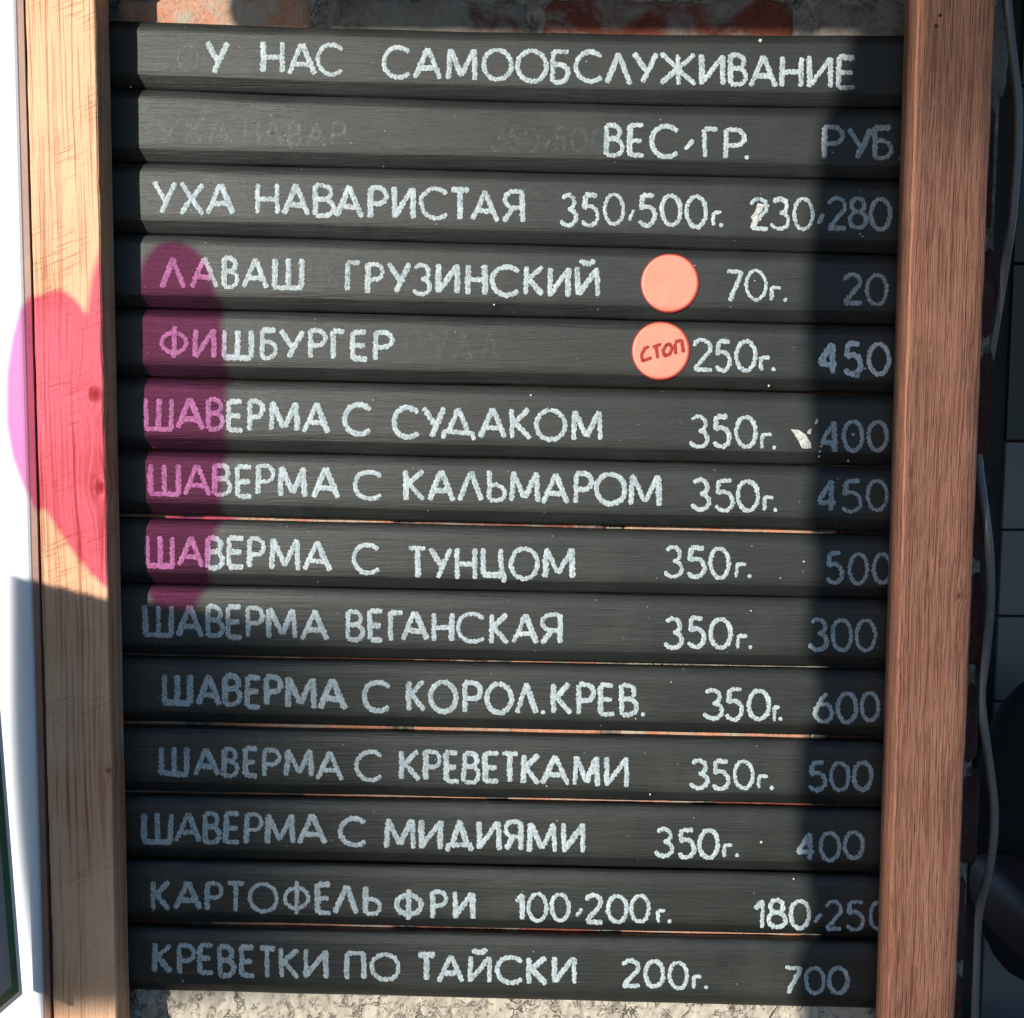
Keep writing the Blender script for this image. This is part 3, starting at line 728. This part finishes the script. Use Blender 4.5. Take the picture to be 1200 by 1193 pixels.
# ------------------------------------------------------------------ white refrigerator left of the post
def m_enamel():
    k = NT('white_enamel'); c = k.coord()
    k.bsdf((.80, .81, .82), .28, k.bump(k.noise(c, 25, 2), .04, .002), .5); return k.m
M_en = m_enamel(); M_strip = m_plain('brown_strip', (.30, .16, .115), .55, .15, 20, .3)  # plain brown tone for the narrow strip beside the door
YF = -.0475
fa, fb = W(19.5, 0, YF).x, W(52, 1193, YF).x
fr = empty('refrigerator', (-.78, .12, -1.5), label='white glossy refrigerator standing against the left timber post', cat='refrigerator')
zs_ = np.linspace(-1.45, 1.25, 30)
za, zb2 = W(18, 0, YF).z, W(50, 1193, YF).z
fx = lambda z: fa+(fb-fa)*(za-z)/(za-zb2)
V = []; ring = 10
for z in zs_:
    x1 = fx(z); rr = .007
    V += [(-.99, YF, z)]
    V += [(x1-rr+rr*math.sin(R(a)), YF+rr-rr*math.cos(R(a)), z) for a in (0, 22, 45, 68, 90)]
    V += [(x1, YF+.012, z), (x1-.012, YF+.014, z), (-.99, YF+.014, z)]
n = 9
Fc = [(i*n+k, i*n+(k+1) % n, (i+1)*n+(k+1) % n, (i+1)*n+k) for i in range(len(zs_)-1) for k in range(n)]+[tuple(range(n-1, -1, -1)), tuple((len(zs_)-1)*n+k for k in range(n))]
mesh_obj('door', V, Fc, M_en, fr, (-.78, YF, 0), smooth=False)
box('cabinet_body', -.985, W(30, 0, YP).x-.012, YF+.022, .018, -1.45, 1.25, M_en, fr, bev=.003)
V = []
for z in zs_:
    x1 = fx(z); xo = x1+.0072
    V += [(x1+.0004, YF+.0005, z), (xo, YF+.0005, z), (xo, YF+.020, z), (x1+.0004, YF+.020, z)]
n = 4
Fc = [(i*n+k, i*n+(k+1) % n, (i+1)*n+(k+1) % n, (i+1)*n+k) for i in range(len(zs_)-1) for k in range(n)]+[(3, 2, 1, 0), tuple((len(zs_)-1)*n+k for k in range(n))]
mesh_obj('edge_strip', V, Fc, M_strip, fr, (-.6, YF+.02, 0), label='brown strip along the door edge')
for sx in (-.94, -.66): box('foot', sx-.02, sx+.02, -.02, .01, -1.498, -1.452, M_dark, fr)

# framed notice standing out from the refrigerator, bottom left
M_fw = m_plain('notice_frame_white', (.85, .86, .86), .4, .05); M_fg = m_plain('notice_green', (.035, .15, .07), .4, .1); M_fi = m_plain('notice_grey', (.33, .36, .39), .3, .1)
A = W(26.5, 1165, -.062); B = W(-2, 800, -.075); dn = Vector((-.16, -1, .0)).normalized()
upn = (B-A).normalized(); nrm = dn.cross(upn).normalized()
if nrm.x < 0: nrm = -nrm
nt_ = empty('notice', tuple(A), label='framed notice with white and green border at the lower left edge beside the refrigerator', cat='notice')
def npan(name, u0, u1, v0, v1, o0, o1, mat):
    V = []
    for o_ in (o0, o1):
        for (u, v_) in ((u0, v0), (u1, v0), (u1, v1), (u0, v1)): V.append(tuple(A+dn*u+upn*v_+nrm*o_))
    mesh_obj(name, V, [(3, 2, 1, 0), (4, 5, 6, 7), (0, 1, 5, 4), (1, 2, 6, 5), (2, 3, 7, 6), (3, 0, 4, 7)], mat, nt_, A)
HN = .505; WN = .075
npan('frame', 0, WN, 0, HN, -.004, .0, M_fw)
npan('green_border', .008, WN-.008, .008, HN-.008, .0001, .0012, M_fg)
npan('sheet', .022, WN-.022, .022, HN-.022, .0013, .0022, M_fi)

# ------------------------------------------------------------------ cable hanging on the wall end
M_cab = m_plain('grey_cable', (.15, .135, .135), .4, .1, 20, .1)
def tube(name, pts, r, mat, parent=None, nseg=10, **kw):
    P = [Vector(p) for p in pts]; out = []
    for i in range(len(P)-1):      # catmull-rom
        p0 = P[max(i-1, 0)]; p1 = P[i]; p2 = P[i+1]; p3 = P[min(i+2, len(P)-1)]
        for k in range(8):
            t = k/8; out.append(.5*((2*p1)+(p2-p0)*t+(2*p0-5*p1+4*p2-p3)*t*t+(3*p1-p0-3*p2+p3)*t**3))
    out.append(P[-1]); V = []; Fc = []
    for i, p in enumerate(out):
        t = (out[min(i+1, len(out)-1)]-out[max(i-1, 0)]).normalized(); a = t.cross(Vector((0, 1, 0))).normalized(); b = t.cross(a)
        V += [tuple(p+a*r*math.cos(2*math.pi*k/nseg)+b*r*math.sin(2*math.pi*k/nseg)) for k in range(nseg)]
    for i in range(len(out)-1):
        for k in range(nseg): Fc.append((i*nseg+k, i*nseg+(k+1) % nseg, (i+1)*nseg+(k+1) % nseg, (i+1)*nseg+k))
    Fc += [tuple(range(nseg-1, -1, -1)), tuple((len(out)-1)*nseg+k for k in range(nseg))]
    return mesh_obj(name, V, Fc, mat, parent, out[0], smooth=True, **kw)
cp = [(1166, -220, -.008), (1172, -90, -.005), (1180, 0, 0), (1186, 60, 0), (1192, 110, 0), (1193, 160, .002), (1190, 210, .004), (1185, 265, .008), (1178, 310, .02), (1171, 355, .034), (1160, 420, .04),
      (1150, 480, .038), (1146, 530, .03), (1153, 590, .012), (1159, 640, .004), (1161, 685, .002), (1160, 720, .004), (1155, 770, .01), (1150, 812, .014), (1153, 850, .01), (1160, 900, .004), (1165, 945, .002), (1164, 985, .002), (1157, 1030, .012), (1146, 1080, .03), (1142, 1200, .03)]
tube('cable', [W(x, y, yy) for x, y, yy in cp], .0052, M_cab, label='grey cable hanging in loops along the end of the brick wall', cat='cable')

# ------------------------------------------------------------------ unseen side window added on the left to shape the sunlight
XW = -1.05
def to_win(p):
    t = (XW-p.x)/S.x; q = p+S*t; return q.y, q.z
def q_win(px, py, Y=0.0): return to_win(W(px, py, Y))
M_frame = m_plain('window_wood', (.30, .17, .10), .5, .15, 14, .2)
def m_tint(name, c):
    k = NT(name); t = k.n('ShaderNodeBsdfTransparent'); t.inputs[0].default_value = (*c, 1)
    g = k.n('ShaderNodeBsdfGlossy'); g.inputs['Roughness'].default_value = .05
    mx = k.n('ShaderNodeMixShader'); mx.inputs[0].default_value = .04
    k.put(mx.inputs[1], t.outputs[0]); k.put(mx.inputs[2], g.outputs[0]); k.put(k.out.inputs[0], mx.outputs[0]); return k.m
win = empty('window', (XW, -1.2, -.75), label='unseen side window in a wooden frame, added left of the menu board to shape the sunlight', cat='window')
Y0w, Y1w, Z0w, Z1w = -2.37, -.28, -.75, 1.45
box('glass', XW-.002, XW+.002, Y0w+.04, Y1w-.04, Z0w+.04, Z1w-.04, m_tint('window_glass', (.985, .99, .985)), win)
box('jamb', XW-.03, XW+.03, Y1w-.04, Y1w, Z0w, Z1w, M_frame, win, bev=.003); box('jamb', XW-.03, XW+.03, Y0w, Y0w+.04, Z0w, Z1w, M_frame, win, bev=.003)
box('sill', XW-.06, XW+.045, Y0w+.0405, Y1w-.0405, Z0w, Z0w+.04, M_frame, win, bev=.003); box('head', XW-.03, XW+.03, Y0w+.0405, Y1w-.0405, Z1w-.04, Z1w, M_frame, win, bev=.003)
M_wallp = m_plain('side_wall_plaster', (.10, .105, .115), .85, .1, 8, .3)
box('side_wall', XW-.10, XW+.02, -2.9, 0.3, -1.61, Z0w-.001, M_wallp, kind='structure')
box('side_wall_upper', XW-.10, XW+.02, -2.9, 0.3, Z1w+.001, 1.61, M_wallp, kind='structure')
box('side_wall_pier', XW-.10, XW+.02, -3.3, Y0w-.001, Z0w+.001, Z1w-.001, M_wallp, kind='structure')
box('side_wall_corner', XW-.10, XW+.02, Y1w+.001, .3, Z0w+.001, Z1w-.001, M_wallp, kind='structure')

def extrude_x(name, poly, x0, x1, mat, parent=None, **kw):
    n = len(poly); V = [(x0, a, b) for a, b in poly]+[(x1, a, b) for a, b in poly]
    Fc = [tuple(range(n)), tuple(range(2*n-1, n-1, -1))]+[(i, (i+1) % n, (i+1) % n+n, i+n) for i in range(n)]
    c = ((x0+x1)/2, sum(a for a, b in poly)/n, sum(b for a, b in poly)/n)
    return mesh_obj(name, V, Fc, mat, parent, c, **kw)
# pink heart of transparent film; its light falls on refrigerator, post and planks
hp = [(46, 345, YP), (30, 347, YF), (18, 362, YF), (9, 397, YF), (3, 440, YF), (3, 495, YF), (10, 535, YF), (22, 568, YF), (38, 600, YF), (47, 594, YP), (62, 618, YP), (82, 647, YP), (103, 673, YP), (125, 693, YP)]
hp2 = [(125, 693, YP), (186, 738, 0), (206, 748, 0), (222, 722, 0), (238, 680, 0), (248, 630, 0), (255, 580, 0), (259, 520, 0), (260, 460, 0), (258, 400, 0), (252, 355, 0), (244, 325, 0), (234, 303, 0), (222, 290, 0), (206, 283, 0),
       (190, 283, 0), (178, 288, 0), (118, 283, YP), (111, 298, YP), (104, 322, YP), (100, 346, YP), (97.5, 370, YP), (89, 357, YP), (77, 345, YP), (66, 339.5, YP), (58, 340, YP)]
poly = [q_win(*p) for p in hp+hp2[1:]]
hc = (math.sqrt(.86), math.sqrt(.15), math.sqrt(.45))
kk = NT('pink_film'); tt = kk.n('ShaderNodeBsdfTransparent'); tt.inputs[0].default_value = (*hc, 1); kk.put(kk.out.inputs[0], tt.outputs[0])
extrude_x('heart_sticker', poly, XW+.004, XW+.0046, kk.m, label='pink transparent heart sticker on the side window', cat='sticker')
# unseen card added at the window head to shade the top bricks
M_pap = m_plain('shade_poster_paper', (.55, .53, .48), .7, .05)
yb = .024
a0 = q_win(262, -300, yb); a1 = q_win(262, 13, yb); r_ = q_win(266, 27, yb); a2 = q_win(276, 36, yb); a3 = q_win(1075, 42, yb); a4 = q_win(1075, -300, yb)
zc1 = Z1w-.045
extrude_x('shade_poster', [(a1[0], zc1), a1, r_, a2, (a3[0], min(a3[1], zc1-.02)), (a3[0], zc1)], XW+.006, XW+.007, M_pap, label='unseen card with a rounded corner, added across the window top to shade the bricks', cat='shade_poster')
# unseen cloth added over the window, its edge cut to the shade line
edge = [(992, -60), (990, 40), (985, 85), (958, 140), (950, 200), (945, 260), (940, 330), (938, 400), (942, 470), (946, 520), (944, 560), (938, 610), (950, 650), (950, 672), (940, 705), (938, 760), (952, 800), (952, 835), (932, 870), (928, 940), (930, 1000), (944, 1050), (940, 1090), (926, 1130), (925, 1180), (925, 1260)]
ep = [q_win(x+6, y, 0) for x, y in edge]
M_cur = m_plain('shade_curtain_cloth', (.10, .09, .08), .9, .2, 30, .2)
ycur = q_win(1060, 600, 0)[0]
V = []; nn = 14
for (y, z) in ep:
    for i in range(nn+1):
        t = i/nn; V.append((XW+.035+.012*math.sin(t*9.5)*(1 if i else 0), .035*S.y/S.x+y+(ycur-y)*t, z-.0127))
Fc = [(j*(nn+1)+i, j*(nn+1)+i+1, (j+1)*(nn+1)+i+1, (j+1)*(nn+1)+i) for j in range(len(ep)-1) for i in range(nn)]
cur = mesh_obj('shade_curtain', V, Fc, M_cur, None, (XW+.035, ycur, ep[-1][1]), label='unseen dark cloth added across the side window to shade the right end of the planks', cat='shade_curtain')
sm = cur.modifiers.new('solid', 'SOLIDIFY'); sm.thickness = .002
# unseen films added on the glass; their density draws the soft shade
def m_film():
    k = NT('faded_shade_film'); at = k.n('ShaderNodeAttribute'); at.attribute_name = 'shade_amount'
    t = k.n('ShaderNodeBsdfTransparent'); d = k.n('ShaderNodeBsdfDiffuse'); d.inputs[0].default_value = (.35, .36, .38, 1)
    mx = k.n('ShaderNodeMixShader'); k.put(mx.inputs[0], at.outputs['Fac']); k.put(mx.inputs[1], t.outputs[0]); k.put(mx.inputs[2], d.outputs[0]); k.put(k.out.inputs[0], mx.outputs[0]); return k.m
M_film = m_film()
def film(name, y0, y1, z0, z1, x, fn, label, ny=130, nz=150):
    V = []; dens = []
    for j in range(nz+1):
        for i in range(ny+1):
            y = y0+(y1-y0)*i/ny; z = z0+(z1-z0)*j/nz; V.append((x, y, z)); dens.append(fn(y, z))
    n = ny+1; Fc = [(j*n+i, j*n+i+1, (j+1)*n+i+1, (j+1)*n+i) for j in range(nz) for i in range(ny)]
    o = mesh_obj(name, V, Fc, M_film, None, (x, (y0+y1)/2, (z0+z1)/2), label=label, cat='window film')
    a = o.data.attributes.new('shade_amount', 'FLOAT', 'POINT'); a.data.foreach_set('value', dens); return o
def ss(a, b, x):
    t = min(1, max(0, (x-a)/(b-a))); return t*t*(3-2*t)
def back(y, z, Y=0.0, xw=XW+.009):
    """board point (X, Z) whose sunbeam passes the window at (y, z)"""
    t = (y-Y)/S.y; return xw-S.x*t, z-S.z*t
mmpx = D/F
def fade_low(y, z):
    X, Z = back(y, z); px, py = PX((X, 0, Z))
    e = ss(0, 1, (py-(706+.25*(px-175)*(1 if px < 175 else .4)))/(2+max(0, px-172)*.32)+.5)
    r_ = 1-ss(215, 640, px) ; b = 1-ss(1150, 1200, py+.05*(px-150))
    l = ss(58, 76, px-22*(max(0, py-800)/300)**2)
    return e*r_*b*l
film('shade_film', -1.55, -.33, -.66, .35, XW+.009, fade_low, 'unseen film with a faded edge, added on the near pane to cast the lower left shade', 340, 300)
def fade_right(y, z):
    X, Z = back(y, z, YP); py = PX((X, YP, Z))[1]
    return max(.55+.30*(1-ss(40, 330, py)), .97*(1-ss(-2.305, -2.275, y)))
film('shade_film', Y0w+.042, ycur-.001, Z0w+.042, Z1w-.042, XW+.009, fade_right, 'unseen tall film added on the far pane to dim the sun on the right post, denser at its head', 60, 120)
